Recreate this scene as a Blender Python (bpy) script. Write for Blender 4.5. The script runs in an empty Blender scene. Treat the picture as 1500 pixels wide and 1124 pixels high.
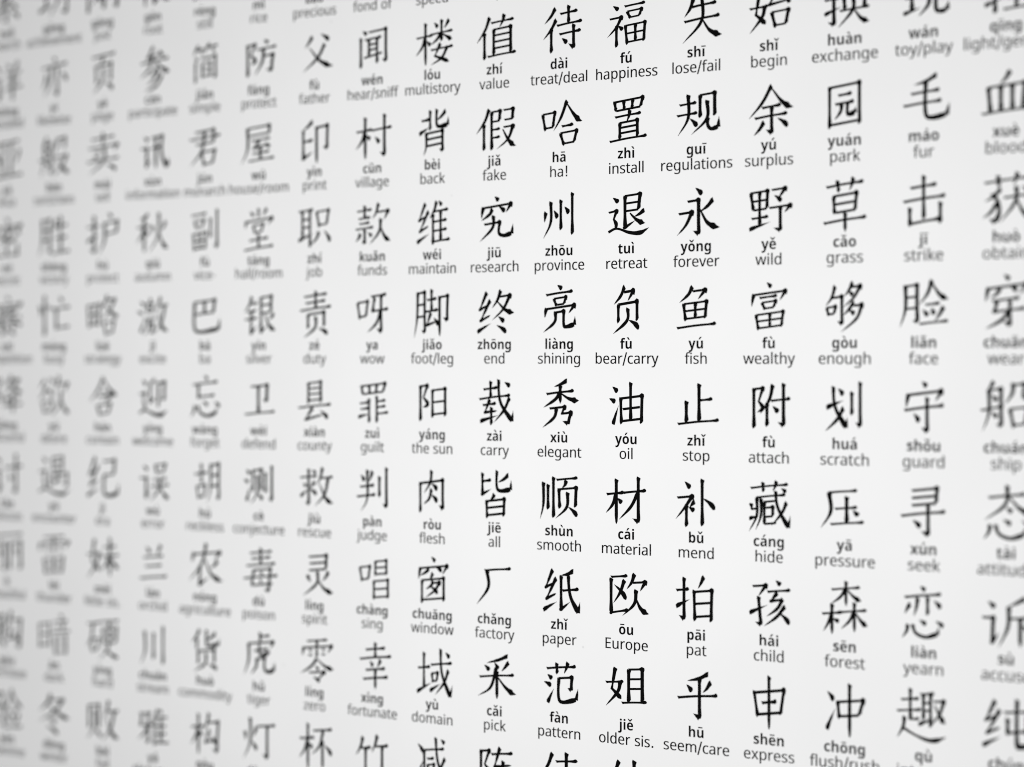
import bpy, math, random
from mathutils import Vector

# ------------------------------------------------------------------ camera, light, exposure
sc = bpy.context.scene
COL = sc.collection
PR = 0.030            # spacing of the rows of entries on the poster (m)
PC = 0.02568          # spacing of the columns
PHI = math.radians(35.7)
FPX = 3542.0          # focal length in photo pixels (1500 wide)
Z0 = FPX * PR / 136.9
X0 = (819.0 - 750.0) / FPX * Z0
cam_d = bpy.data.cameras.new("camera")
cam_d.sensor_fit = 'HORIZONTAL'; cam_d.sensor_width = 36.0
cam_d.lens = FPX / 1500.0 * 36.0
cam_d.shift_y = -35.0 / 1500.0
cam_d.clip_start = 0.01; cam_d.clip_end = 50
cam = bpy.data.objects.new("camera", cam_d); COL.objects.link(cam)
F = Vector((-math.sin(PHI), math.cos(PHI), 0)); R = Vector((math.cos(PHI), math.sin(PHI), 0))
cam.location = -F * Z0 - R * X0
cam.rotation_euler = (math.radians(90), 0, PHI)
sc.camera = cam
cam_d.dof.use_dof = True
cam_d.dof.focus_distance = Z0 * 136.9 / 139.3
cam_d.dof.aperture_fstop = 4.9
cam_d.dof.aperture_blades = 9

w = bpy.data.worlds.new("World"); sc.world = w; w.use_nodes = True
w.node_tree.nodes["Background"].inputs[0].default_value = (1, 1, 1, 1)
w.node_tree.nodes["Background"].inputs[1].default_value = 0.225

def area(name, loc, target, sx, sy, power):
    l = bpy.data.lights.new(name, 'AREA'); l.shape = 'RECTANGLE'; l.size = sx; l.size_y = sy; l.energy = power
    l.color = (1, 1, 1)
    o = bpy.data.objects.new(name, l); COL.objects.link(o)
    o.location = loc
    o.rotation_euler = (Vector(target) - Vector(loc)).to_track_quat('-Z', 'Y').to_euler()
    return o
area("added_vignette_strip", (0.02, -0.50, -0.02), (0.02, 0, -0.02), 0.40, 0.06, 2.46)  # added strip lamp, shaped so its falloff stands in for lens vignetting

sc.view_settings.view_transform = 'Standard'; sc.view_settings.look = 'None'
sc.view_settings.gamma = 1; sc.view_settings.use_curve_mapping = False
sc.view_settings.exposure = 0.0
sc.cycles.pixel_filter_type = 'BLACKMAN_HARRIS'; sc.cycles.filter_width = 1.05

# ------------------------------------------------------------------ materials
def mat_paper():
    m = bpy.data.materials.new("white_poster_paper"); m.use_nodes = True
    nt = m.node_tree; b = nt.nodes["Principled BSDF"]
    tc = nt.nodes.new("ShaderNodeTexCoord")
    n1 = nt.nodes.new("ShaderNodeTexNoise"); n1.inputs["Scale"].default_value = 14; n1.inputs["Detail"].default_value = 3
    n2 = nt.nodes.new("ShaderNodeTexNoise"); n2.inputs["Scale"].default_value = 1500; n2.inputs["Detail"].default_value = 4
    r1 = nt.nodes.new("ShaderNodeValToRGB")
    r1.color_ramp.elements[0].position = 0.3; r1.color_ramp.elements[0].color = (0.80, 0.80, 0.80, 1)
    r1.color_ramp.elements[1].position = 0.7; r1.color_ramp.elements[1].color = (0.83, 0.83, 0.83, 1)
    # sparse fine specks of dust and wear
    v = nt.nodes.new("ShaderNodeTexVoronoi"); v.inputs["Scale"].default_value = 95; v.inputs["Randomness"].default_value = 1
    lt = nt.nodes.new("ShaderNodeMapRange"); lt.inputs["From Min"].default_value = 0.018; lt.inputs["From Max"].default_value = 0.05
    lt.inputs["To Min"].default_value = 1; lt.inputs["To Max"].default_value = 0
    vc = nt.nodes.new("ShaderNodeSeparateColor")
    gt = nt.nodes.new("ShaderNodeMath"); gt.operation = 'GREATER_THAN'; gt.inputs[1].default_value = 0.86
    mu = nt.nodes.new("ShaderNodeMath"); mu.operation = 'MULTIPLY'
    mu2 = nt.nodes.new("ShaderNodeMath"); mu2.operation = 'MULTIPLY'; mu2.inputs[1].default_value = 0.28
    mx = nt.nodes.new("ShaderNodeMix"); mx.data_type = 'RGBA'
    mx.inputs["B"].default_value = (0.35, 0.35, 0.35, 1)
    L = nt.links.new
    for n in (n1, n2, v): L(tc.outputs["Object"], n.inputs["Vector"])
    L(n1.outputs["Fac"], r1.inputs["Fac"])
    L(v.outputs["Distance"], lt.inputs["Value"]); L(v.outputs["Color"], vc.inputs[0]); L(vc.outputs[0], gt.inputs[0])
    L(lt.outputs[0], mu.inputs[0]); L(gt.outputs[0], mu.inputs[1]); L(mu.outputs[0], mu2.inputs[0])
    L(mu2.outputs[0], mx.inputs["Factor"]); L(r1.outputs["Color"], mx.inputs["A"])
    L(mx.outputs["Result"], b.inputs["Base Color"])
    bp = nt.nodes.new("ShaderNodeBump"); bp.inputs["Strength"].default_value = 0.06; bp.inputs["Distance"].default_value = 0.00005
    L(n2.outputs["Fac"], bp.inputs["Height"]); L(bp.outputs["Normal"], b.inputs["Normal"])
    b.inputs["Roughness"].default_value = 0.62
    b.inputs["Specular IOR Level"].default_value = 0.25
    return m
def mat_ink(name, c, rough):
    m = bpy.data.materials.new(name); m.use_nodes = True
    nt = m.node_tree; b = nt.nodes["Principled BSDF"]
    tc = nt.nodes.new("ShaderNodeTexCoord"); n = nt.nodes.new("ShaderNodeTexNoise")
    n.inputs["Scale"].default_value = 900; n.inputs["Detail"].default_value = 3
    r = nt.nodes.new("ShaderNodeValToRGB")
    r.color_ramp.elements[0].color = (c * .6, c * .6, c * .6, 1); r.color_ramp.elements[1].color = (c * 1.5, c * 1.5, c * 1.5, 1)
    nt.links.new(tc.outputs["Object"], n.inputs["Vector"]); nt.links.new(n.outputs["Fac"], r.inputs["Fac"])
    nt.links.new(r.outputs["Color"], b.inputs["Base Color"])
    b.inputs["Roughness"].default_value = rough; b.inputs["Specular IOR Level"].default_value = 0.03
    return m
PAPER = mat_paper()
INK = mat_ink("black_ink", 0.002, 0.7)
INK2 = mat_ink("soft_black_ink", 0.006, 0.7)

# ------------------------------------------------------------------ brush strokes of the characters
# every stroke: a letter for the kind of stroke and two-digit x y pairs in a 0..99 box (y down); @part:x0y0x1y1 places a part
PARTS = {
 '扌': "h06303830 S25052590 1280 t05624050", '木L': "h04344634 v27042797 p263618560272 d30443956",
 '木': "h08329232 v50045097 p483434600684 n523470609680",
 '氵': "d13082622 d04332044 t14913051", '冫': "d10142432 t08822846",
 '亻': "p360426300656 s24362495", '彳': "p340324180832 p362724460564 s24442495",
 '讠': "d16082822 K0538264024863868", '纟': "y280410403033 y372212643755 t03873972",
 '女L': "q24041656 3882 p363830640298 h02404440", '忄': "p072610401052 d28263538 s21042196",
 '阝': "s12101296 f11123412224036581964", '月L': "p140914580395 Z1411371137882883 i15353635 i14583658",
 '日': "s12081296 z121088108896 i14488648 i14868686", '目': "s12041296 z120588058896 i13308730 i13558755 i13828782",
 '口': "s08102792 z101090107682 i22807880", '田': "s06081494 z081092108692 s50105084 i12468846 i14848684",
 '艹': "h05529552 s30043696 p700468405896",
 '竹头': "p240418300460 h20324832 d34384662 p700464305060 h66329532 d80389262",
 '宀': "d46025614 p132210360847 g132492247842", '穴': "@宀 p392832400852 d58267441",
 '人': "p510330340160 n521072369952",
 '心': "p162814580486 w263034705692828284 50 d42145640 d78249454",
 '辶': "d13062520 f0340223815572170 1882 N0286228052937697 9988",
 '舟': "p260320121418 p161816620495 Z1619401940903084 d22293142 h01564652 d22613173",
 '礻': "d16042816 g0832363224520272 s24502497 d28503862",
 '欠': "p660360245038 g622492248244 p724068704297 n705682829995",
 '攵': "p680462285246 h64309830 p843274704697 n604476789994",
 '佥': "p660458304252 n661080349947 h54548254 d48635778 d65616976 p896182757289 h42929892",
 '艮': "k541054927478 z541086108448 i54298529 i54488448 p945286607866 n665078789993",
 '隹': "p600454224040 s50305097 d66047416 h52269426 h52489048 h52689068 h46919991 s72267291",
 '贝L': "s08140866 z081438143866 p242424640292 d28704288", '雨': "h22088008 p122010300840 g122292228238 s50085046 i26283730 i26393741 i64287430 i64397441",
 '罒': "s14041826 z140688068226 i18268226 s38064026 s62066026",
 '刂': "s70227070 S920492968086", '寸R': "h45369936 S790479966786 d54516467",
}
CH = {
 '索': "h18128212 s50035026 g082692268238 y463030486246 y644226687462 d64548070 S507050964090 p287422821092 d66748692",
 '功': "h06244224 s24242470 t02764666 Z4632903284926884 p680664523296",
 '刚': "s08160896 Z0818541854924686 p463036561680 d18364676 @刂",
 '根': "@木L @艮", '仍': "@亻 G422078207048924884927084 p582254603696",
 '米': "d18143032 p821074226632 h06469646 v50045098 p483434700486 n524870709884",
 '宝': "@宀 h22427842 h26647464 s50425090 h06929692 d66727882",
 '喜': "h18108210 s50025024 h26247424 @口:28327048 d30523862 p705066586066 h06689468 @口:28747096",
 '速': "@辶 h38189618 @口:44288048 v62046284 p605052623872 d68528466",
 '试': "@讠 h40289428 h46546854 s57545782 t40887278 w700476609294 9876 d82109020",
 '详': "@讠 d50066020 p840480147026 h46309430 h50488848 h40669866 v68306898",
 '亦': "d44035414 h08249424 p382634601290 S602660924680 p224016580670 d76409264",
 '页': "h10109210 p501246203828 s22302474 z223278327674 p504046701296 d58768496",
 '参': "y460326266622 d62147430 h06369436 p442630520468 n523672549866 p584848602868 p646050762486 p747054921899",
 '简': "p240214120426 h16144614 d32183828 p660256124826 h60129612 d76168228 d10322042 s12441298 Z3438883888947688 @日:32487490",
 '防': "@阝 d62047216 h40289828 Z6048884882926884 p602856623496",
 '父': "p340626181234 d60048426 p723250660697 n26365472 9895",
 '闻': "d16042816 s10201097 Z3610901090927884 h24287628 i36426242 i36556255 s36283670 s62286292 i20737868",
 '楼': "@木L d50075820 p880682167624 h44329832 s69036950 p663458444254 n703482429750 q66545280 8898 p846470864298 h42669966",
 '值': "@亻 h40189418 p700368166030 s46334688 z463386338688 i47468546 i47608560 i47748574 h32909990",
 '待': "@彳 h46188818 s66036640 h38419941 h44609660 S784478946582 d50696182",
 '福': "@礻 h44109310 @口:46208840 @田:42489698",
 '失': "p300822280844 h26268626 h08549454 p500350580498 n525668809995",
 '始': "@女L y660446388834 d78209242 @口:48529498",
 '换': "@扌 p620454144424 g581480147026 s46304858 z463090308858 h38609960 p663264623497 n686280829994",
 '玩': "h06163816 h08463646 s22162278 t04844274 h50168816 h42429842 p584456703696 w724472848292949098 68",
 '轻': "h04224222 y220410464044 s26342697 t04764266 g50148614683044 52 n663080429750 h52669066 s70667090 h44929992",
 '亚': "h12148814 s38163888 s62166288 d14342660 p883284487464 h04909890",
 '般': "@舟 p601058284842 z601284128236 g52548854747844 97 n565874809995",
 '卖': "h18168216 s50035030 g103690368050 d28444052 d22563464 h06689468 p543852701297 d60788697",
 '讯': "@讠 W42147814766090929892 9872 h42427242 v56145696",
 '君': "z201076107640 h04269626 i22407640 p481040560490 @口:34568498",
 '屋': "z200884088428 i20288428 p200820620298 h32428642 y564438627858 d70528466 h36768476 s58625892 h24949894",
 '印': "p440428141420 k142014824670 h14464446 Z5620902088707664 v56185698",
 '村': "@木L @寸R",
 '背': "h12233623 s38033846 t04503640 p861074205828 w5803583466429242 9424 p265026801898 Z2652765276966690 i27657565 i27797579",
 '假': "@亻 s42124297 z421262126034 i42346134 h42526252 h42706270 z701292129036 i72349034 g70509250807854 97 n685480789996",
 '哈': "@口:00203662 p620448363062 n621078349952 h50567856 @口:42669098",
 '置': "@罒 h16408440 p542852424654 s28542890 z285474547490 i29657365 i29777377 h02929992",
 '规': "h06264626 h00504850 p260426580296 d30604682 s54105462 z541088108862 p702470663498 w7264728280929690 9866",
 '余': "@人 h30447244 h14628662 S514451963886 p347026821294 d64688688",
 '园': "s10081097 z101090109098 i12908890 h34307030 h26487648 p424840642480 w5848587064747872 8060",
 '毛': "p720650162420 h18387838 h02608260 w481648806292929098 66",
 '血': "p560348183630 s14341888 z143484348088 s38343888 s60346088 h02909890",
 '密': "@宀 p203616421252 w3630405060587454 7644 p702650462062 d48245636 d78348846 s50625090 c187018928292 s82688297",
 '胜': "@月L p581254284442 h54309230 h52589058 s71067190 h42929992",
 '护': "@扌 d64047416 z542690268852 i54528850 p542654663697",
 '秋': "p380526121216 h04344234 v25122596 p243618540270 d28443856 p503452445454 p902886407650 p700668604097 n705282809994",
 '副': "h06105610 @口:12225244 @田:08505898 @刂",
 '堂': "s50035024 d24083420 p760670146422 p122810360844 g123092308044 @口:30386862 h22748074 s50625092 h06949694",
 '职': "h04124612 s14121472 s36123697 i14323632 i14503650 t02784666 @口:52149458 p626456784092 d78649492",
 '款': "h08164816 s28042834 h12344434 h14464246 h04585258 S286028942086 p166812780486 d38684680 @欠",
 '维': "@纟 @隹",
 '究': "@穴 W1662606258867294949298 70 p424440720499",
 '州': "p241424620197 s56145684 s92029299 p083606500460 d34364456 d68328050",
 '退': "@辶 z420678067442 i42247624 i42427442 k420642806866 p884478526458 n544868649076",
 '永': "d44015817 Z2626512651943885 g0648364822720290 p842872405450 n544470729986",
 '野': "s04061044 z040644064244 i10254225 i10444244 s25062578 h06624662 t00845074 g540686066828 d60187634 g484498448458 S744474965888",
 '草': "h08149214 s32043626 p680366146026 s24322664 z243276327264 i26477447 i28627262 h02789878 v50645099",
 '击': "h18247824 h02489848 s48034886 c166016928690 s86588699",
 '获': "h06169416 s32043426 p700368146226 p383024440652 w203832563478 2695 1486 p305818740284 h44509850 p683066603697 n685480809994 d80329042",
 '赛': "@宀 h22367836 h24467646 h06589458 s38283858 s62286258 p346024700678 n666078709676 s34683488 z346868686886 p507446882498 d54887498",
 '忙': "@忄 d64127424 h44389638 c564056829482",
 '略': "@田:02164476 p640456224434 g62168616704242 60 n582676469956 @口:50628898",
 '激': "@氵:00009996 p460344084014 @日:32145442 h26566256 Z3870547050944288 p405638782497 p760370246040 h70269826 p882880665497 n684080789994",
 '巴': "z141478147446 i14467646 s46144646 w1414148034949092 9462",
 '银': "p260420220440 h20224422 h12404040 h06584258 k244024924476 @艮",
 '责': "h18128212 h22267826 h06409440 s50025040 s28502880 z285074507480 p505648801698 d58828498",
 '呀': "@口:00183862 h46149214 s56165046 h46469846 S761476946284 p744862723490",
 '脚': "p120810580295 Z1210311031882283 i13333133 i12563156 h38266426 s50065048 h34486848 y485038746270 d56626878 Z7224942492728264 v72227299",
 '终': "@纟 p640456244240 g62188818704642 66 n562874469956 d58607274 d54787897",
 '亮': "d44025613 h12208820 @口:30287248 p124810560868 g125092507666 p385836800499 W3860626062886894929294 74",
 '负': "p400328220638 g381668165036 s20402078 z204080408080 p505048760499 d54768698",
 '鱼': "p400230200836 g401472145434 @田:14368082 h02949994",
 '富': "@宀 h28327232 @口:30407258 @田:14629299",
 '够': "p280420260442 Z2028462846843476 @口:04443264 p740264185228 g72129412763450 50 d64207430 p784264565066 g7850985084764499 d66587868",
 '脸': "@月L @佥",
 '穿': "@宀 p382432341842 d58247236 h22487848 s32482668 h22689068 S585058964486 p567040840896",
 '降': "@阝 p660458204434 g64168616703642 52 n582474389848 h48609060 s54605278 h42789878 v70507098",
 '欲': "p200814180426 d34064820 p262618400254 n283038405048 @口:10584892 @欠",
 '含': "@人 d46345644 g305074505468 @口:24688099",
 '迎': "@辶 p560846143818 k401840626052 Z6818901888627856 v68166880",
 '忘': "d46025612 h12208820 c282228507850 @心:00559999",
 '卫': "Z2212741272606052 s46124690 h04929892",
 '县': "@目:26027256 h04629662 y446424927484 d66748696",
 '罪': "@罒 h10483848 h12623862 t04803876 s38383897 s62346299 h64489048 h64629062 h64789878",
 '阳': "@阝 @日:44189694",
 '载': "h14205420 s34033440 h02409040 h12545054 y324218705270 s36603699 t04885680 w560262529496 9874 p884472704494 d74108822",
 '秀': "p680352103414 h14288628 v50125052 p483036420656 n523070429950 p406034800499 G22606260547478747098 5690",
 '油': "@氵 s36343892 z363696369496 i38869286 s64036486 i42609060",
 '止': "s52035290 h54428442 s22402290 h02929992",
 '附': "s10081096 f10103210223832541862 p560448362666 s42444295 h52409940 S820482986888 d56526868",
 '划': "t02484838 w200626505494 5872 p485232740096 d34124628 @刂",
 '守': "@宀 h04529852 S583258984488 d26603878",
 '船': "@舟 p641062304848 W6414861484368840984098 30 @口:54549698",
 '讨': "@讠 h44349834 S780478946684 d54506464",
 '遇': "@辶 @日:42068042 s36483678 Z3650905090808074 s62426266 t46687862",
 '纪': "@纟 z521686168446 i54468446 w544654826692949098 66",
 '误': "@讠 @口:50089034 h48469046 h40629862 p684666703897 n706482849995",
 '胡': "h04285028 s28052850 @口:08524688 p621062625097 Z6212921292928284 i63369236 i63609260",
 '测': "@氵:00008096 s32123266 z321260126066 p462446702497 d50726290 s74207472 S940494948486",
 '救': "h04245224 S280428921884 d12382048 t04702654 p463640443250 d30525070 d38084818 @攵",
 '判': "d12142230 p480844203832 h10425442 h00645864 p320432701298 @刂",
 '肉': "s10281098 Z1030903090987686 p500346302454 d50347052 p504642682280 d50607080",
 '皆': "h14223822 k120412483840 p881476225828 w5403543664469446 9626 p465044563464 s24622699 z246476647499 i26787478 i26937493",
 '顺': "p101210620296 s22182276 s36023696 h44109810 p681266225830 s50305276 z503294329276 p724070744298 d74749698",
 '材': "@木L h44349934 S800480986688 p783862643488",
 '补': "d24043620 g06364236226002 80 s28522898 p484642523658 d34584668 s66026699 d68429668",
 '藏': "h06129412 s34023622 p660264125822 h20328632 p203220660298 p282024.. ",
 '压': "h20128412 p201224600299 h34548454 s60246090 h24929992 d74608476",
 '寻': "z241080107838 i24247824 i24387838 h00569956 S604060984488 d26664282",
 '态': "h14228622 p500346360660 n542472449856 d48425852 @心:00569999",
 '丽': "h06129412 s12301290 Z1230423042903484 d24423056 s58305890 Z5830903090908284 d70427656",
 '雷': "@雨 @田:18548298", '妹': "@女L h52269026 h44489848 v71047198 p705060684282 n725084689980",
 '兰': "d26063824 p760470166230 h18348434 h24587858 h06889688",
 '农': "p182214341244 g182690267642 p520340480486 k345434966080 p844476546460 n484066749992",
 '毒': "h20128212 h24247824 h10389238 s50025038 s30482480 i24808480 Z3048784872966090 h02649864 d48525460 d46685276",
 '灵': "z240878087640 i26247424 i24407640 p205022583068 p844678566668 p504448720699 n506268849998",
 '唱': "@口:00163856 @日:46069044 @日:40509698",
 '窗': "@宀 p382432321240 d58247636 p503646444050 s18501899 z185082508299 i18928292 p505246623070 g485870585674 2888 d42646482",
 '厂': "h22129612 p281232560098",
 '纸': "@纟 p821068165018 k501850887474 h54509650 w6818746294989976",
 '欧': "h08084808 d16264462 p401630441468 c081008905086 p640358224638 g602490247844 p684064723698 n665678829997",
 '拍': "@扌 p740668186030 s50325294 z503694369298 i52609060 i52869086",
 '孩': "g081240122234 S223428961488 t00684454 d64037415 h44269926 y682852468244 p804268624278 p865866803698 d72729698",
 '森': "@木:16008650 h02604460 v22422299 p226014780492 d24703678 @木:38409999",
 '恋': "d44025412 h10209020 p382236383056 s60226056 p223216401050 d74308846 @心:00589999",
 '诉': "@讠 p880672145620 p562054603697 h56449844 v78447898 d82589268",
 '购': "@贝L p620456264444 Z5826922688927484 y644250707866 d70568276",
 '暗': "@日:00163880 d66037612 h48209220 d58266236 p822478327240 h42449944 @日:48529298",
 '硬': "h04144214 p201616440266 @口:10464082 h44129812 s50265262 z502892289060 i52449044 i52609060 p701268703897 n527074869995",
 '川': "p181220600494 s50185084 s84048498",
 '货': "p300222160632 s22222248 p801268224630 w5204523660428840 9226 s26522682 z265276527682 p505848821498 d58848498",
 '虎': "s52025224 h54128212 g162692268440 p162616640297 h34447642 w5030505058547852 8042 p426240802497 W4262666266867694949298 72",
 '零': "@雨:00009994 p504634620476 n524870629972 d46625472 g287672765294 d40865898",
 '幸': "h22168016 s50025034 h04349834 d34404252 p663862465654 h22588058 h14768876 v50585099",
 '域': "h04363836 s20062076 t00824266 h40329832 @口:40466068 t36826670 w660270509296 9974 p884476685290 d80109022",
 '采': "p780456122418 d18223036 d44185234 p801872286238 h06489448 v50365099 p483034720290 n525070729990",
 '范': "h08149214 s36023828 p680266125828 d10282240 d00442056 t10932862 Z4238803878686862 w423842825494929098 64",
 '姐': "@女L s56105690 z561088108890 i57348734 i57588758 h40929992",
 '乎': "p760554142418 d22263442 p822272366244 h00529952 S541454983886",
 '申': "s08261874 z083092308274 h30507250 i18708270 v50025099",
 '冲': "@冫 s34323864 z343494348460 i38608460 v62036299",
 '趣': "h10224622 s28022860 h02425042 h30584658 p165214700290 N127240887098 9992 h48147614 s54145460 s68146874 i54306830 i54446844 t44687658 g74289428865068 72 n763484509868",
 '纯': "@纟 h46289828 c523852669264 s90368868 w700470847892949099 68",
 '验': "s14101044 z061236123444 Z1044424438883082 t02683262 @佥",
 '冬': "p440434241242 g42187818564410 66 n342662489862 d38585872 d32766498",
 '败': "@贝L @攵", '雅': "h06144414 s14161042 h06444844 S341634902482 p324622640280 @隹:08009999",
 '构': "@木L p620456264444 Z5826922688947486 y644250707866 d70568276",
 '灯': "p083410441054 p422638383246 p240624560492 d28564276 h46269826 S742674946084",
 '杯': "@木L h44209820 p722062503868 v70407098 d76509672",
 '竹': "p240618260444 h20304830 s32303296 p660460245040 h62289828 S802880946884",
 '减': "@冫 h28288828 p282828661296 h38465846 @口:36566078 w620370569496 9974 p904676686086 d78088818",
 '阵': "@阝 h40209620 y620648469244 v70347098 h36689868",
 '伟': "@亻 h44229022 h46428642 Z4062926286847880 v66046698",
 '仲': "@亻 s42304466 z423294329066 i44649064 v68046898",
}
CH['藏'] = "h06129412 s34023622 p660264125822 h20328832 p203220680298 p303430681896 i06542454 t02722470 p064208500654 s38423886 i38426442 i38866686 z405458545872 i40725872 w642270569497 9974 p904680665690 d78188828"

def parse(s, box=(0, 0, 99, 99), depth=0, wt=1.0):
    """token string -> list of (kind, [(x,y)..], weight)"""
    # digits may be split by blanks inside one stroke: glue them
    toks = []
    for t in s.split():
        if t[0].isdigit(): toks[-1] += t
        else: toks.append(t)
    x0, y0, x1, y1 = box
    out = []
    for t in toks:
        if t[0] == '@':
            nm, _, b = t[1:].partition(':')
            if b:
                q = [int(b[i:i + 2]) for i in range(0, 8, 2)]
                k = min((q[2] - q[0]), (q[3] - q[1])) / 99.0
                ww = wt * (0.84 + 0.16 * k)
            else:
                q = [0, 0, 99, 99]; ww = wt
            nb = (x0 + q[0] / 99 * (x1 - x0), y0 + q[1] / 99 * (y1 - y0), x0 + q[2] / 99 * (x1 - x0), y0 + q[3] / 99 * (y1 - y0))
            out += parse(PARTS[nm], nb, depth + 1, ww)
        else:
            d = t[1:]
            assert len(d) % 4 == 0, (s, t)
            pts = [(x0 + int(d[i:i + 2]) / 99 * (x1 - x0), y0 + int(d[i + 2:i + 4]) / 99 * (y1 - y0)) for i in range(0, len(d), 4)]
            out.append((t[0], pts, wt))
    return out

def catmull(P, n=7):
    if len(P) < 3: 
        a, b = P; return [(a[0] + (b[0] - a[0]) * i / n, a[1] + (b[1] - a[1]) * i / n) for i in range(n + 1)]
    Q = [(2 * P[0][0] - P[1][0], 2 * P[0][1] - P[1][1])] + P + [(2 * P[-1][0] - P[-2][0], 2 * P[-1][1] - P[-2][1])]
    out = []
    for i in range(1, len(Q) - 2):
        p0, p1, p2, p3 = Q[i - 1:i + 3]
        for k in range(n):
            t = k / n
            out.append(tuple(0.5 * (2 * p1[c] + (p2[c] - p0[c]) * t + (2 * p0[c] - 5 * p1[c] + 4 * p2[c] - p3[c]) * t * t + (3 * p1[c] - p0[c] - 3 * p2[c] + p3[c]) * t ** 3) for c in (0, 1)))
    out.append(P[-1])
    return out

def lerp_prof(prof, t):
    for (a, wa), (b, wb) in zip(prof, prof[1:]):
        if t <= b:
            u = (t - a) / max(b - a, 1e-6); u = max(0, min(1, u)); u = u * u * (3 - 2 * u)
            return wa + (wb - wa) * u
    return prof[-1][1]

SHEAR = 0.105
class Glyph:
    def __init__(s): s.v = []; s.f = []; s.z = 0
    def add(s, poly_v, faces):
        b = len(s.v); s.z += 1
        for x, y in poly_v:
            yy = y - SHEAR * (x - 50)
            s.v.append(((x - 50) / 100.0, (50 - yy) / 100.0, s.z))
        s.f += [tuple(b + i for i in f) for f in faces]
    def ribbon(s, path, L, Rr=None, n=22, skew0=0.0, skew1=0.0, absd=False):
        """path polyline resampled; L and Rr are (t,w) profiles on either side; left = -normal"""
        Rr = Rr or L
        d = [0]
        for a, b in zip(path, path[1:]): d.append(d[-1] + math.hypot(b[0] - a[0], b[1] - a[1]))
        T = d[-1]
        if T < 1e-4: return
        ts = sorted(set([i / n for i in range(n + 1)] + [t for t, _ in L] + [t for t, _ in Rr]))
        V = []; m = 0
        pts = []
        for t in ts:
            q = t * T
            k = 0
            while k < len(d) - 2 and d[k + 1] < q: k += 1
            u = (q - d[k]) / max(d[k + 1] - d[k], 1e-6)
            pts.append((path[k][0] + (path[k + 1][0] - path[k][0]) * u, path[k][1] + (path[k + 1][1] - path[k][1]) * u))
        N = len(pts)
        for i, (x, y) in enumerate(pts):
            a = pts[max(0, i - 1)]; b = pts[min(N - 1, i + 1)]
            tx, ty = b[0] - a[0], b[1] - a[1]; l = math.hypot(tx, ty) or 1; tx /= l; ty /= l
            nx, ny = ty, -tx                    # left of the direction of travel on the page (up for a left-to-right stroke)
            wl, wr = lerp_prof(L, ts[i]), lerp_prof(Rr, ts[i])
            e0 = skew0 * max(0, 1 - ts[i] * T / 7.0); e1 = skew1 * max(0, 1 - (1 - ts[i]) * T / 7.0)
            sk = e0 + e1
            V.append((x + nx * wl + tx * sk * wl, y + ny * wl + ty * sk * wl)); V.append((x - nx * wr - tx * sk * wr, y - ny * wr - ty * sk * wr))
        s.add(V, [(2 * i, 2 * i + 1, 2 * i + 3, 2 * i + 2) for i in range(N - 1)])
    def blob(s, x, y, r, n=10, sx=1, sy=1, rot=0):
        c, q = math.cos(rot), math.sin(rot)
        V = []
        for i in range(n):
            a = 2 * math.pi * i / n; u, v = r * sx * math.cos(a), r * sy * math.sin(a)
            V.append((x + u * c - v * q, y + u * q + v * c))
        s.add(V, [tuple(range(n))])

WT = 1.2
def dist(a, b): return math.hypot(a[0] - b[0], a[1] - b[1])
def heng(g, a, b, w, knob=True, start=True):
    T = max(dist(a, b), 4)
    e = min(11.0 / T, .45); q = min(6.0 / T, .3)
    L = [(0, 2.2 * w if start else 1.5 * w), (q, 1.65 * w), (1 - 1.8 * e, 1.4 * w), (1 - .9 * e, 2.0 * w), (1 - .45 * e, 3.3 * w), (1 - .2 * e, 2.5 * w), (1, .5 * w)] if knob else [(0, 1.7 * w), (1, 1.7 * w)]
    Rr = [(0, 2.0 * w if start else 1.5 * w), (q, 1.6 * w), (1 - 1.5 * e, 1.7 * w), (1 - .5 * e, 2.3 * w), (1 - .15 * e, 1.7 * w), (1, .5 * w)] if knob else [(0, 1.7 * w), (1, 1.7 * w)]
    bow = [a, ((a[0] + b[0]) / 2, (a[1] + b[1]) / 2 - T * .013), b] if T > 20 and knob else [a, b]
    g.ribbon(catmull(bow), L, Rr, skew0=-.55 if start else 0)
def shu(g, a, b, w, end='round', head=True):
    T = max(dist(a, b), 5); q = min(7 / T, .3)
    H = 3.65 * w if head else 2.4 * w
    if end == 'needle':
        L = [(0, H * 1.05), (q * .5, H), (q * 1.4, 2.6 * w), (.8, 2.8 * w), (1 - q * .8, 2.3 * w), (1, .4 * w)]
        Rr = [(0, H * .6), (q * .5, H * .8), (q * 1.4, 2.5 * w), (.8, 2.6 * w), (1 - q * .8, 1.6 * w), (1, .4 * w)]
    else:
        L = [(0, H * 1.0), (q * .6, H * .95), (q * 1.5, 2.45 * w), (.6, 2.25 * w), (1 - q * .6, 3.35 * w), (1, 1.6 * w)]
        Rr = [(0, H * .55), (q * .6, H * .8), (q * 1.5, 2.4 * w), (.6, 2.25 * w), (1 - q * .8, 2.9 * w), (1, 1.5 * w)]
    g.ribbon([a, b], L, Rr, skew0=.55 if head else 0, skew1=-.5 if end == 'round' else 0)
def taper(g, path, w, w0=3.6, w1=.3, head=True):
    T = sum(dist(a, b) for a, b in zip(path, path[1:])) or 1; q = min(7 / T, .3)
    L = [(0, w0 * w * 1.02), (q * .6, w0 * w * 1.02), (q * 1.7, 2.75 * w), (.5, 2.55 * w), (.8, 1.45 * w), (1, w1 * w)]
    Rr = [(0, w0 * w * .6), (q * .6, w0 * w * .85), (q * 1.7, 2.55 * w), (.5, 2.35 * w), (.8, 1.35 * w), (1, w1 * w)]
    if not head: L = Rr = [(0, w0 * w), (.45, w0 * w * .8), (1, w1 * w)]
    g.ribbon(path, L, Rr, skew0=.5 if head else 0)
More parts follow.
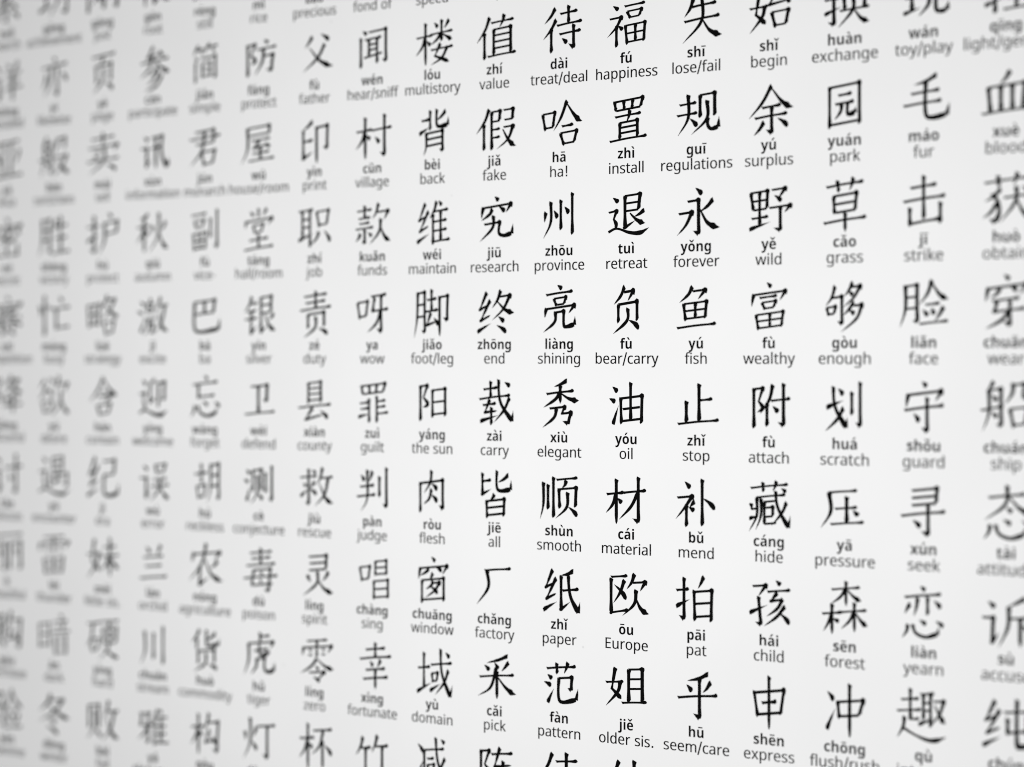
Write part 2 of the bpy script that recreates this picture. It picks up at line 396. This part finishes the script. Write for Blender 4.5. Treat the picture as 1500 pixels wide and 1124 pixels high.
def na(g, path, w, w0=1.0, peak=4.5):
    P = [(0, w0 * w), (.3, 1.7 * w), (.6, 2.7 * w), (.76, peak * .9 * w), (.9, 1.7 * w), (1, .2 * w)]
    Q = [(0, w0 * w), (.3, 1.7 * w), (.6, 2.8 * w), (.80, peak * w), (.92, 1.9 * w), (1, .2 * w)]
    g.ribbon(path, P, Q, n=26)
def dot(g, path, w):
    T = sum(dist(a, b) for a, b in zip(path, path[1:]))
    m = min(1.0, .55 + T / 36.0)
    L = [(0, .5 * w), (.3, 1.9 * w * m), (.72, 4.1 * w * m), (.9, 3.4 * w * m), (1, 1.1 * w)]
    Rr = [(0, .5 * w), (.3, 1.7 * w * m), (.65, 2.8 * w * m), (.9, 2.5 * w * m), (1, 1.0 * w)]
    g.ribbon(path, L, Rr)
def hook(g, b, tip, w, r=3.0):
    """tapering flick starting at b"""
    g.ribbon([b, tip], [(0, r * w), (.35, r * .62 * w), (1, .2 * w)], [(0, r * w), (.35, r * .72 * w), (1, .2 * w)], n=8)
def corner(g, c, w):
    g.add([(c[0] - 5.2 * w, c[1] - 1.5 * w), (c[0] - .6 * w, c[1] - 3.9 * w), (c[0] + 3.0 * w, c[1] - 2.0 * w), (c[0] + 3.6 * w, c[1] + .8 * w), (c[0] + 2.3 * w, c[1] + 5.5 * w),
           (c[0] - 2.2 * w, c[1] + 4.0 * w), (c[0] - 3.5 * w, c[1] + 1.6 * w)], [(0, 1, 2, 3, 4, 5, 6)])
def plain(g, path, w, a=2.2, b=2.2):
    g.ribbon(path, [(0, a * w), (1, b * w)])
    
def stroke(g, k, P, wt):
    w = WT * wt
    if k == 'h': heng(g, P[0], P[1], w)
    elif k == 'i': heng(g, P[0], P[1], w, knob=False)
    elif k == 's': shu(g, P[0], P[1], w)
    elif k == 'v': shu(g, P[0], P[1], w, 'needle')
    elif k == 'p':
        if len(P) == 2: 
            a, b = P; P = [a, ((a[0] + b[0]) / 2 + .05 * abs(a[1] - b[1]), (a[1] + b[1]) / 2 + .04 * abs(a[0] - b[0])), b]
        taper(g, catmull(P), w)
    elif k == 'n':
        a, b = P[0], P[-1]
        if len(P) == 3:   # lay the foot flat at the end like the brush
            P = [P[0], P[1], (P[1][0] + (b[0] - P[1][0]) * .62, P[1][1] + (b[1] - P[1][1]) * .78), b]
        na(g, catmull(P), w)
    elif k == 'N': na(g, catmull(P), w, w0=2.2, peak=4.0)
    elif k == 'd':
        a, b = P; mx, my = (a[0] + b[0]) / 2, (a[1] + b[1]) / 2
        T = dist(a, b); nx, ny = (b[1] - a[1]) / T, -(b[0] - a[0]) / T
        sg = 1 if b[0] > a[0] else -1
        dot(g, catmull([a, (mx + nx * T * .06 * sg, my + ny * T * .06 * sg), b]), w)
    elif k == 't':
        a, b = P; T = dist(a, b)
        g.ribbon([a, b], [(0, 2.0 * w), (min(5 / T, .3), 3.3 * w), (.45, 2.3 * w), (1, .25 * w)], [(0, 3.2 * w), (min(6 / T, .3), 3.2 * w), (.45, 2.0 * w), (1, .25 * w)])
    elif k == 'z':
        heng(g, P[0], P[1], w * 1.0, knob=False)
        T = dist(P[1], P[2]); q = min(6 / T, .3)
        g.ribbon([P[1], P[2]], [(0, 2.8 * w), (q, 2.6 * w), (.6, 2.6 * w), (1 - q * .6, 3.2 * w), (1, 1.4 * w)], [(0, 2.6 * w), (1 - q, 2.6 * w), (1 - q * .6, 2.9 * w), (1, 1.5 * w)], skew1=-.5)
        corner(g, P[1], w)
    elif k == 'Z':
        heng(g, P[0], P[1], w, knob=False); corner(g, P[1], w)
        g.ribbon([P[1], P[2]], [(0, 2.8 * w), (.6, 2.6 * w), (.93, 3.4 * w), (1, 2.0 * w)], [(0, 2.6 * w), (.6, 2.6 * w), (.93, 2.4 * w), (1, 2.6 * w)])
        b = P[2]; hook(g, (b[0], b[1] - 1.5), P[3], w, 3.4)
    elif k == 'S':
        T = dist(P[0], P[1]); q = min(7 / T, .3); H = 3.65 * w
        g.ribbon([P[0], P[1]], [(0, H), (q * .6, H * .95), (q * 1.5, 2.5 * w), (.7, 2.6 * w), (.93, 3.3 * w), (1, 1.8 * w)], [(0, H * .55), (q * .6, H * .8), (q * 1.5, 2.45 * w), (.9, 2.6 * w), (1, 2.4 * w)], skew0=.55)
        b = P[1]; hook(g, (b[0], b[1] - 1.5), P[2], w, 3.5)
    elif k == 'g':
        heng(g, P[0], P[1], w, knob=False); corner(g, P[1], w)
        path = catmull(P[1:]) 
        g.ribbon(path, [(0, 3.0 * w), (.35, 2.5 * w), (.7, 1.6 * w), (1, .25 * w)], [(0, 3.0 * w), (.35, 2.3 * w), (.7, 1.5 * w), (1, .25 * w)])
    elif k in 'wW':
        if k == 'W':
            heng(g, P[0], P[1], w, knob=False); corner(g, P[1], w); body = P[1:-1]
        else: body = P[:-1]
        path = catmull(body)
        L = [(0, 3.4 * w if k == 'w' else 2.6 * w), (.08, 3.3 * w if k == 'w' else 2.6 * w), (.2, 2.4 * w), (.6, 2.6 * w), (.88, 3.9 * w), (1, 3.2 * w)]
        Rr = [(0, 2.2 * w), (.08, 2.6 * w), (.2, 2.4 * w), (.6, 2.5 * w), (.9, 3.5 * w), (1, 2.6 * w)]
        g.ribbon(path, L, Rr, n=30, skew0=.5 if k == 'w' else 0)
        b = body[-1]; hook(g, (b[0], b[1] + .5), P[-1], w, 3.5)
    elif k == 'c':
        shu(g, P[0], P[1], w, 'flat'); g.blob(P[1][0], P[1][1], 2.7 * w)
        heng(g, P[1], P[2], w, start=False)
    elif k == 'k':
        shu(g, P[0], P[1], w, 'flat'); g.blob(P[1][0], P[1][1], 3.0 * w, sx=1.2); hook(g, P[1], P[2], w, 3.0)
    elif k == 'K':
        heng(g, P[0], P[1], w, knob=False); corner(g, P[1], w)
        plain(g, [P[1], P[2]], w, 2.6, 2.6); g.blob(P[2][0], P[2][1], 3.1 * w); hook(g, P[2], P[3], w, 3.0)
    elif k == 'q':
        taper(g, [P[0], P[1]], w, w1=2.0); g.blob(P[1][0], P[1][1], 2.2 * w)
        g.ribbon(catmull([P[1], ((P[1][0] + P[2][0]) / 2 + 1, (P[1][1] + P[2][1]) / 2), P[2]]), [(0, 1.9 * w), (.8, 3.4 * w), (1, 1.2 * w)])
    elif k == 'y':
        taper(g, [P[0], P[1]], w, w1=2.0); g.blob(P[1][0], P[1][1], 2.5 * w)
        g.ribbon([P[1], P[2]], [(0, 2.5 * w), (.4, 2.0 * w), (.8, 1.7 * w), (1, .5 * w)])
    elif k == 'f':
        heng(g, P[0], P[1], w, knob=False); corner(g, P[1], w * .9)
        plain(g, [P[1], P[2]], w, 2.5, 1.6); g.blob(P[2][0], P[2][1], 1.6 * w)
        path = catmull(P[2:])
        g.ribbon(path, [(0, 1.6 * w), (.45, 2.9 * w), (.7, 2.5 * w), (1, .3 * w)])
    elif k == 'G':
        heng(g, P[0], P[1], w, knob=False); corner(g, P[1], w * .9)
        plain(g, [P[1], P[2]], w, 2.4, 1.6); g.blob(P[2][0], P[2][1], 1.7 * w)
        stroke(g, 'Z', P[2:], wt)

# ------------------------------------------------------------------ what is printed: rows of (character, pinyin, translation), column 0 first
ROWS = {
 -1: "索|suǒ|search 功|gōng|achievement 刚|gāng|just 根|gēn|root 仍|réng|still 米|mǐ|rice 宝|bǎo|precious 喜|xǐ|fond_of 速|sù|speed 试|shì|try",
 0: "详|xiáng|detailed 亦|yì|likewise 页|yè|page 参|cān|participate 简|jiǎn|simple 防|fáng|protect 父|fù|father 闻|wén|hear/sniff 楼|lóu|multistory 值|zhí|value 待|dài|treat/deal 福|fú|happiness 失|shī|lose/fail 始|shǐ|begin 换|huàn|exchange 玩|wán|toy/play 轻|qīng|light/gentle",
 1: "亚|yà|Asia 般|bān|sort/class 卖|mài|sell 讯|xùn|information 君|jūn|monarch 屋|wū|house/room 印|yìn|print 村|cūn|village 背|bèi|back 假|jiǎ|fake 哈|hā|ha! 置|zhì|install 规|guī|regulations 余|yú|surplus 园|yuán|park 毛|máo|fur 血|xuè|blood",
 2: "密|mì|secret 胜|shèng|victory 护|hù|protect 秋|qiū|autumn 副|fù|vice- 堂|táng|hall/room 职|zhí|job 款|kuǎn|funds 维|wéi|maintain 究|jiū|research 州|zhōu|province 退|tuì|retreat 永|yǒng|forever 野|yě|wild 草|cǎo|grass 击|jī|strike 获|huò|obtain",
 3: "赛|sài|competition 忙|máng|busy 略|lüè|strategy 激|jī|excite 巴|bā|ba 银|yín|silver 责|zé|duty 呀|ya|wow 脚|jiǎo|foot/leg 终|zhōng|end 亮|liàng|shining 负|fù|bear/carry 鱼|yú|fish 富|fù|wealthy 够|gòu|enough 脸|liǎn|face 穿|chuān|wear",
 4: "降|jiàng|descend 欲|yù|desire 含|hán|contain 迎|yíng|welcome 忘|wàng|forget 卫|wèi|defend 县|xiàn|county 罪|zuì|guilt 阳|yáng|the_sun 载|zài|carry 秀|xiù|elegant 油|yóu|oil 止|zhǐ|stop 附|fù|attach 划|huá|scratch 守|shǒu|guard 船|chuán|ship",
 5: "讨|tǎo|discuss 遇|yù|encounter 纪|jì|era 误|wù|error 胡|hú|reckless 测|cè|conjecture 救|jiù|rescue 判|pàn|judge 肉|ròu|flesh 皆|jiē|all 顺|shùn|smooth 材|cái|material 补|bǔ|mend 藏|cáng|hide 压|yā|pressure 寻|xún|seek 态|tài|attitude",
 6: "丽|lì|beautiful 雷|léi|thunder 妹|mèi|little_sis. 兰|lán|orchid 农|nóng|agriculture 毒|dú|poison 灵|líng|spirit 唱|chàng|sing 窗|chuāng|window 厂|chǎng|factory 纸|zhǐ|paper 欧|ōu|Europe 拍|pāi|pat 孩|hái|child 森|sēn|forest 恋|liàn|yearn 诉|sù|accuse",
 7: "购|gòu|purchase 暗|àn|dark 硬|yìng|hard 川|chuān|stream 货|huò|commodity 虎|hǔ|tiger 零|líng|zero 幸|xìng|fortunate 域|yù|domain 采|cǎi|pick 范|fàn|pattern 姐|jiě|older_sis. 乎|hū|seem/care 申|shēn|express 冲|chōng|flush/rush 趣|qù|interest 纯|chún|pure",
 8: "验|yàn|examine 冬|dōng|winter 败|bài|fail 雅|yǎ|elegance 构|gòu|construct 灯|dēng|lamp 杯|bēi|cup 竹|zhú|bamboo 减|jiǎn|reduce 阵|zhèn|array 伟|wěi|great 仲|zhòng|middle",
}
# measured extent of each character in its cell, in hundredths: left right (of a column) bottom top (of a row, above the line of its translation)
SIZE = dict((e[0], tuple(int(q) / 100 for q in e[1:].split(','))) for e in (
    "亦-25,28,30,80 页-21,25,29,80 参-24,33,26,82 简-22,24,30,79 防-23,32,32,75 父-20,33,32,75 闻-22,26,30,76 楼-27,34,27,78 "
    "值-28,34,27,77 待-24,35,28,79 福-28,30,28,75 失-19,36,26,76 始-27,30,30,74 换-27,32,28,71 玩-26,32,32,67 轻-27,29,28,69 "
    "讯-24,33,32,74 君-29,29,30,77 屋-32,28,30,77 印-23,26,26,77 村-28,33,27,78 背-22,28,27,79 假-29,34,28,75 哈-27,35,28,78 "
    "置-25,30,28,77 规-28,34,31,76 余-27,33,26,78 园-22,22,28,76 毛-26,32,31,77 血-30,31,32,75 秋-32,30,30,79 副-26,26,29,80 "
    "堂-27,27,27,79 职-29,29,29,75 款-29,31,30,78 维-26,29,27,77 究-23,30,29,78 州-24,23,30,79 退-27,33,30,76 永-27,33,27,77 "
    "野-27,32,28,75 草-28,28,26,81 击-26,27,29,79 获-28,31,28,78 激-31,30,29,77 巴-23,29,31,74 银-26,31,29,77 责-26,29,25,80 "
    "呀-27,27,29,76 脚-30,28,24,79 终-28,31,28,77 亮-24,26,29,80 负-19,19,27,79 鱼-28,28,31,77 富-24,25,29,78 够-25,25,27,78 "
    "脸-30,31,31,78 穿-25,27,29,81 含-27,30,30,80 迎-27,28,30,78 忘-27,29,31,81 卫-26,29,34,73 县-29,29,29,77 罪-24,27,28,76 "
    "阳-22,24,31,74 载-25,30,28,79 秀-25,30,27,80 油-25,26,31,77 止-27,32,32,76 附-23,29,30,77 划-25,23,29,79 守-25,25,28,79 "
    "船-31,32,32,81 误-26,32,28,76 胡-20,29,29,79 测-27,27,30,77 救-26,33,31,77 判-27,27,28,79 肉-22,20,29,78 皆-22,28,26,80 "
    "顺-29,29,29,76 材-30,29,27,78 补-29,27,27,78 藏-27,29,26,79 压-31,25,33,73 寻-29,27,28,79 态-27,31,29,82 兰-26,27,32,77 "
    "农-30,34,29,82 毒-28,34,27,80 灵-20,33,27,78 唱-23,29,28,76 窗-23,27,28,81 厂-28,26,32,75 纸-25,32,29,77 欧-25,33,31,77 "
    "拍-29,25,30,79 孩-27,29,30,78 森-30,30,28,82 恋-27,25,30,81 诉-29,29,27,77 川-24,23,29,78 货-25,28,27,79 虎-27,30,29,81 "
    "零-24,34,28,80 幸-22,32,27,81 域-26,33,26,80 采-26,34,30,80 范-23,29,31,78 姐-31,30,35,79 乎-27,30,29,80 申-22,23,27,82 "
    "冲-25,27,27,81 趣-34,28,30,82 纯-29,31,31,80 雅-29,31,31,77 构-27,28,28,80 灯-28,30,30,80 杯-27,31,27,81 竹-28,27,23,77 "
    "减-26,26,27,81 阵-24,30,27,79 "
).split())
OFF_EN = 0.0
TONE = {}
for base, s in (('a', 'āáǎà'), ('e', 'ēéěè'), ('i', 'īíǐì'), ('o', 'ōóǒò'), ('u', 'ūúǔù')):
    for i, c in enumerate(s): TONE[c] = (base, i)

# letter shapes: the built-in vector fonts (their plain and bold sans alphabets) turned into meshes once per letter
def alpha(c, bold):
    if 'a' <= c <= 'z': return chr((0x1D5EE if bold else 0x1D5BA) + ord(c) - 97)
    if 'A' <= c <= 'Z': return chr((0x1D5D4 if bold else 0x1D5A0) + ord(c) - 65)
    return c
def letter_sheet(chars, bold, off, res=4):
    obs = []
    ref = alpha('l', bold)
    for c in chars:
        for body in (alpha(c, bold), alpha(c, bold) + ref):
            cu = bpy.data.curves.new("letter", 'FONT'); cu.body = body; cu.size = 1.0; cu.offset = off; cu.resolution_u = res
            cu.fill_mode = 'FRONT'
            o = bpy.data.objects.new("letter", cu); COL.objects.link(o); obs.append(o)
    bpy.context.view_layer.update()
    dg = bpy.context.evaluated_depsgraph_get()
    got = []
    for o in obs:
        me = o.evaluated_get(dg).to_mesh()
        got.append(([(v.co.x, v.co.y) for v in me.vertices], [tuple(p.vertices) for p in me.polygons]))
        o.evaluated_get(dg).to_mesh_clear()
    for o in obs:
        cu = o.data; bpy.data.objects.remove(o); bpy.data.curves.remove(cu)
    k = chars.index('l')
    lmax = max(p[0] for p in got[2 * k][0])
    out = {}
    for n, c in enumerate(chars):
        v, f = got[2 * n]
        out[c] = (v, f, max(p[0] for p in got[2 * n + 1][0]) - lmax)
    return out
LOW = [chr(c) for c in range(97, 123)]
EN = letter_sheet(LOW + ['E', 'A', '/', '!', '.', '-'], False, OFF_EN)
BD = letter_sheet(LOW, True, 0.0)
# slash and full stop drawn to go with the plain alphabet
EN['/'] = ([(.0, -.13), (.085, -.13), (.345, .76), (.26, .76)], [(0, 1, 2, 3)], .345)
EN['.'] = ([(.11, 0), (.215, 0), (.215, .12), (.11, .12)], [(0, 1, 2, 3)], .318)
EN['-'] = ([(.05, .235), (.31, .235), (.31, .31), (.05, .31)], [(0, 1, 2, 3)], .361)
EN['!'] = ([(.15, 0), (.25, 0), (.25, .12), (.15, .12), (.16, .2), (.24, .2), (.25, .73), (.15, .73)], [(0, 1, 2, 3), (4, 5, 6, 7)], .401)

def text_geo(text, bold):
    """-> vertices (em units, centred), faces"""
    V, Fc = [], []; x = 0; z = 0
    src = BD if bold else EN
    for ch in text:
        if ch == '_': x += .30; continue
        base, tone = TONE.get(ch, (ch, None))
        if ch == 'ü': base, tone = 'u', 9
        v, f, adv = src[base]
        if base == 'i' and tone is not None:       # drop the dot: keep only what lies below x height
            keep = [p for p in f if max(v[i][1] for i in p) < .60 * HS]
            f = keep
        b = len(V); z += 1
        V += [(x + p[0], p[1], z) for p in v]; Fc += [tuple(b + i for i in p) for p in f]
        if tone is not None:
            cx = x + adv / 2 - (.0 if base != 'i' else .0); z += 1
            s = HS
            def poly(ps):
                bb = len(V); V.extend((cx + px, py * s, z) for px, py in ps); Fc.append(tuple(range(bb, bb + len(ps))))
            if tone == 0: poly([(-.17, .655), (.17, .655), (.17, .735), (-.17, .735)])
            elif tone == 1: poly([(-.09, .62), (.0, .62), (.16, .80), (.01, .80)])
            elif tone == 3: poly([(.09, .62), (-.01, .80), (-.16, .80), (.0, .62)])
            elif tone == 2:
                poly([(-.055, .62), (0, .62), (0, .70), (-.10, .80), (-.20, .80)]); poly([(0, .62), (.055, .62), (.20, .80), (.10, .80), (0, .70)])
            elif tone == 9:
                for d in (-.12, .12): poly([(d - .055, .65), (d + .055, .65), (d + .055, .76), (d - .055, .76)])
        x += adv 
    return [(p[0] - x / 2, p[1], p[2]) for p in V], Fc
HS = 1.0
def bolder(V, Fc, d):
    n = len(V); z = max(v[2] for v in V)
    return [(x - d, y, k) for x, y, k in V] + [(x + d, y, k + z) for x, y, k in V], Fc + [tuple(i + n for i in f) for f in Fc]
# ------------------------------------------------------------------ the poster
def link(name, V, Fc, m, parent=None, label=None):
    me = bpy.data.meshes.new(name); me.from_pydata(V, [], Fc); me.update()
    me.materials.append(m)
    o = bpy.data.objects.new(name, me); COL.objects.link(o)
    if parent:
        o.parent = parent
        if parent is poster: o.location = OFFS
    if label: o['label'] = label
    return o

# sheet: a thin slab that reaches past the frame on every side, with a printed area cut at the photo's edges
import bmesh
SX0, SX1, SZ0, SZ1, TH = -0.50, 0.30, -0.235, 0.185, 0.0004
bm = bmesh.new()
NX, NZ = 80, 42
grid = [[bm.verts.new((SX0 + (SX1 - SX0) * i / NX, 0.0, SZ0 + (SZ1 - SZ0) * j / NZ)) for i in range(NX + 1)] for j in range(NZ + 1)]
for j in range(NZ):
    for i in range(NX): bm.faces.new((grid[j][i], grid[j][i + 1], grid[j + 1][i + 1], grid[j + 1][i]))
r = bmesh.ops.extrude_face_region(bm, geom=bm.faces[:])
for e in r['geom']:
    if isinstance(e, bmesh.types.BMVert): e.co.y += TH
bmesh.ops.recalc_face_normals(bm, faces=bm.faces[:])
me = bpy.data.meshes.new("paper_sheet"); bm.to_mesh(me); bm.free(); me.materials.append(PAPER)
poster = bpy.data.objects.new("poster", None); COL.objects.link(poster)
poster.location = (SX0 / 2 + SX1 / 2, 0, SZ0)
poster.empty_display_size = 0.05
OFFS = -poster.location
sheet = bpy.data.objects.new("paper_sheet", me); COL.objects.link(sheet); sheet.parent = poster; sheet.location = OFFS
poster['label'] = "large white poster printed with rows of black Chinese characters, bold pinyin and English words"
poster['category'] = "poster"

EM_EN = 0.158 * PR * 1.0
EM_PY = 0.150 * PR * 1.0
BOX = 0.580 * PR                # height of the character box; printed a little narrower than tall is only perspective
INKY = -0.00001                 # ink lies on the sheet
STEP = 4e-6
def place(V, cx, cz, sx, sz, dz=0):
    return [(cx + x * sx, INKY - STEP * z, cz + (y - dz) * sz) for x, y, z in V]

for r, s in ROWS.items():
    for c, item in enumerate(s.split()):
        ch, py, en = item.split('|')
        cx = (c - 10) * PC; cz = (3 - r) * PR
        g = Glyph()
        strokes = parse(CH[ch])
        a0, a1, b0, b1 = SIZE.get(ch, (-.32, .33, .29, .81))
        base = max(1.16, min(1.38, 1.50 - .024 * len(strokes)))
        WT = base * 1.1
        for k, P, wt in strokes: stroke(g, k, P, wt)
        ext = ((a1 - a0) * PC / (max(p[0] for p in g.v) - min(p[0] for p in g.v)), (b1 - b0) * PR / (max(p[1] for p in g.v) - min(p[1] for p in g.v)))
        WT = base / (math.sqrt(ext[0] * ext[1]) / BOX); g = Glyph()
        for k, P, wt in strokes: stroke(g, k, P, wt)
        gx = [p[0] for p in g.v]; gy = [p[1] for p in g.v]; mx0, mx1, my0, my1 = min(gx), max(gx), min(gy), max(gy)
        GV = [(cx + (a0 + (p[0] - mx0) / (mx1 - mx0) * (a1 - a0)) * PC, INKY - STEP * p[2], cz + (b0 + (p[1] - my0) / (my1 - my0) * (b1 - b0)) * PR) for p in g.v]
        words = en.replace('_', ' ')
        par = link("chinese_character", GV, g.f, INK, poster,
                   "black Chinese character %s with %s and the words \u201c%s\u201d below" % (ch, py, words) if ' ' in words else "black Chinese character %s with %s and the word \u201c%s\u201d below" % (ch, py, words))
        V, Fc = bolder(*text_geo(py, True), .003)
        link("pinyin", place(V, cx, cz + 0.155 * PR, EM_PY * 1.015, EM_PY, .275), Fc, INK, par)
        V, Fc = bolder(*text_geo(en, False), .010)
        link("translation", place(V, cx, cz, EM_EN * 1.035, EM_EN, .275), Fc, INK2, par)
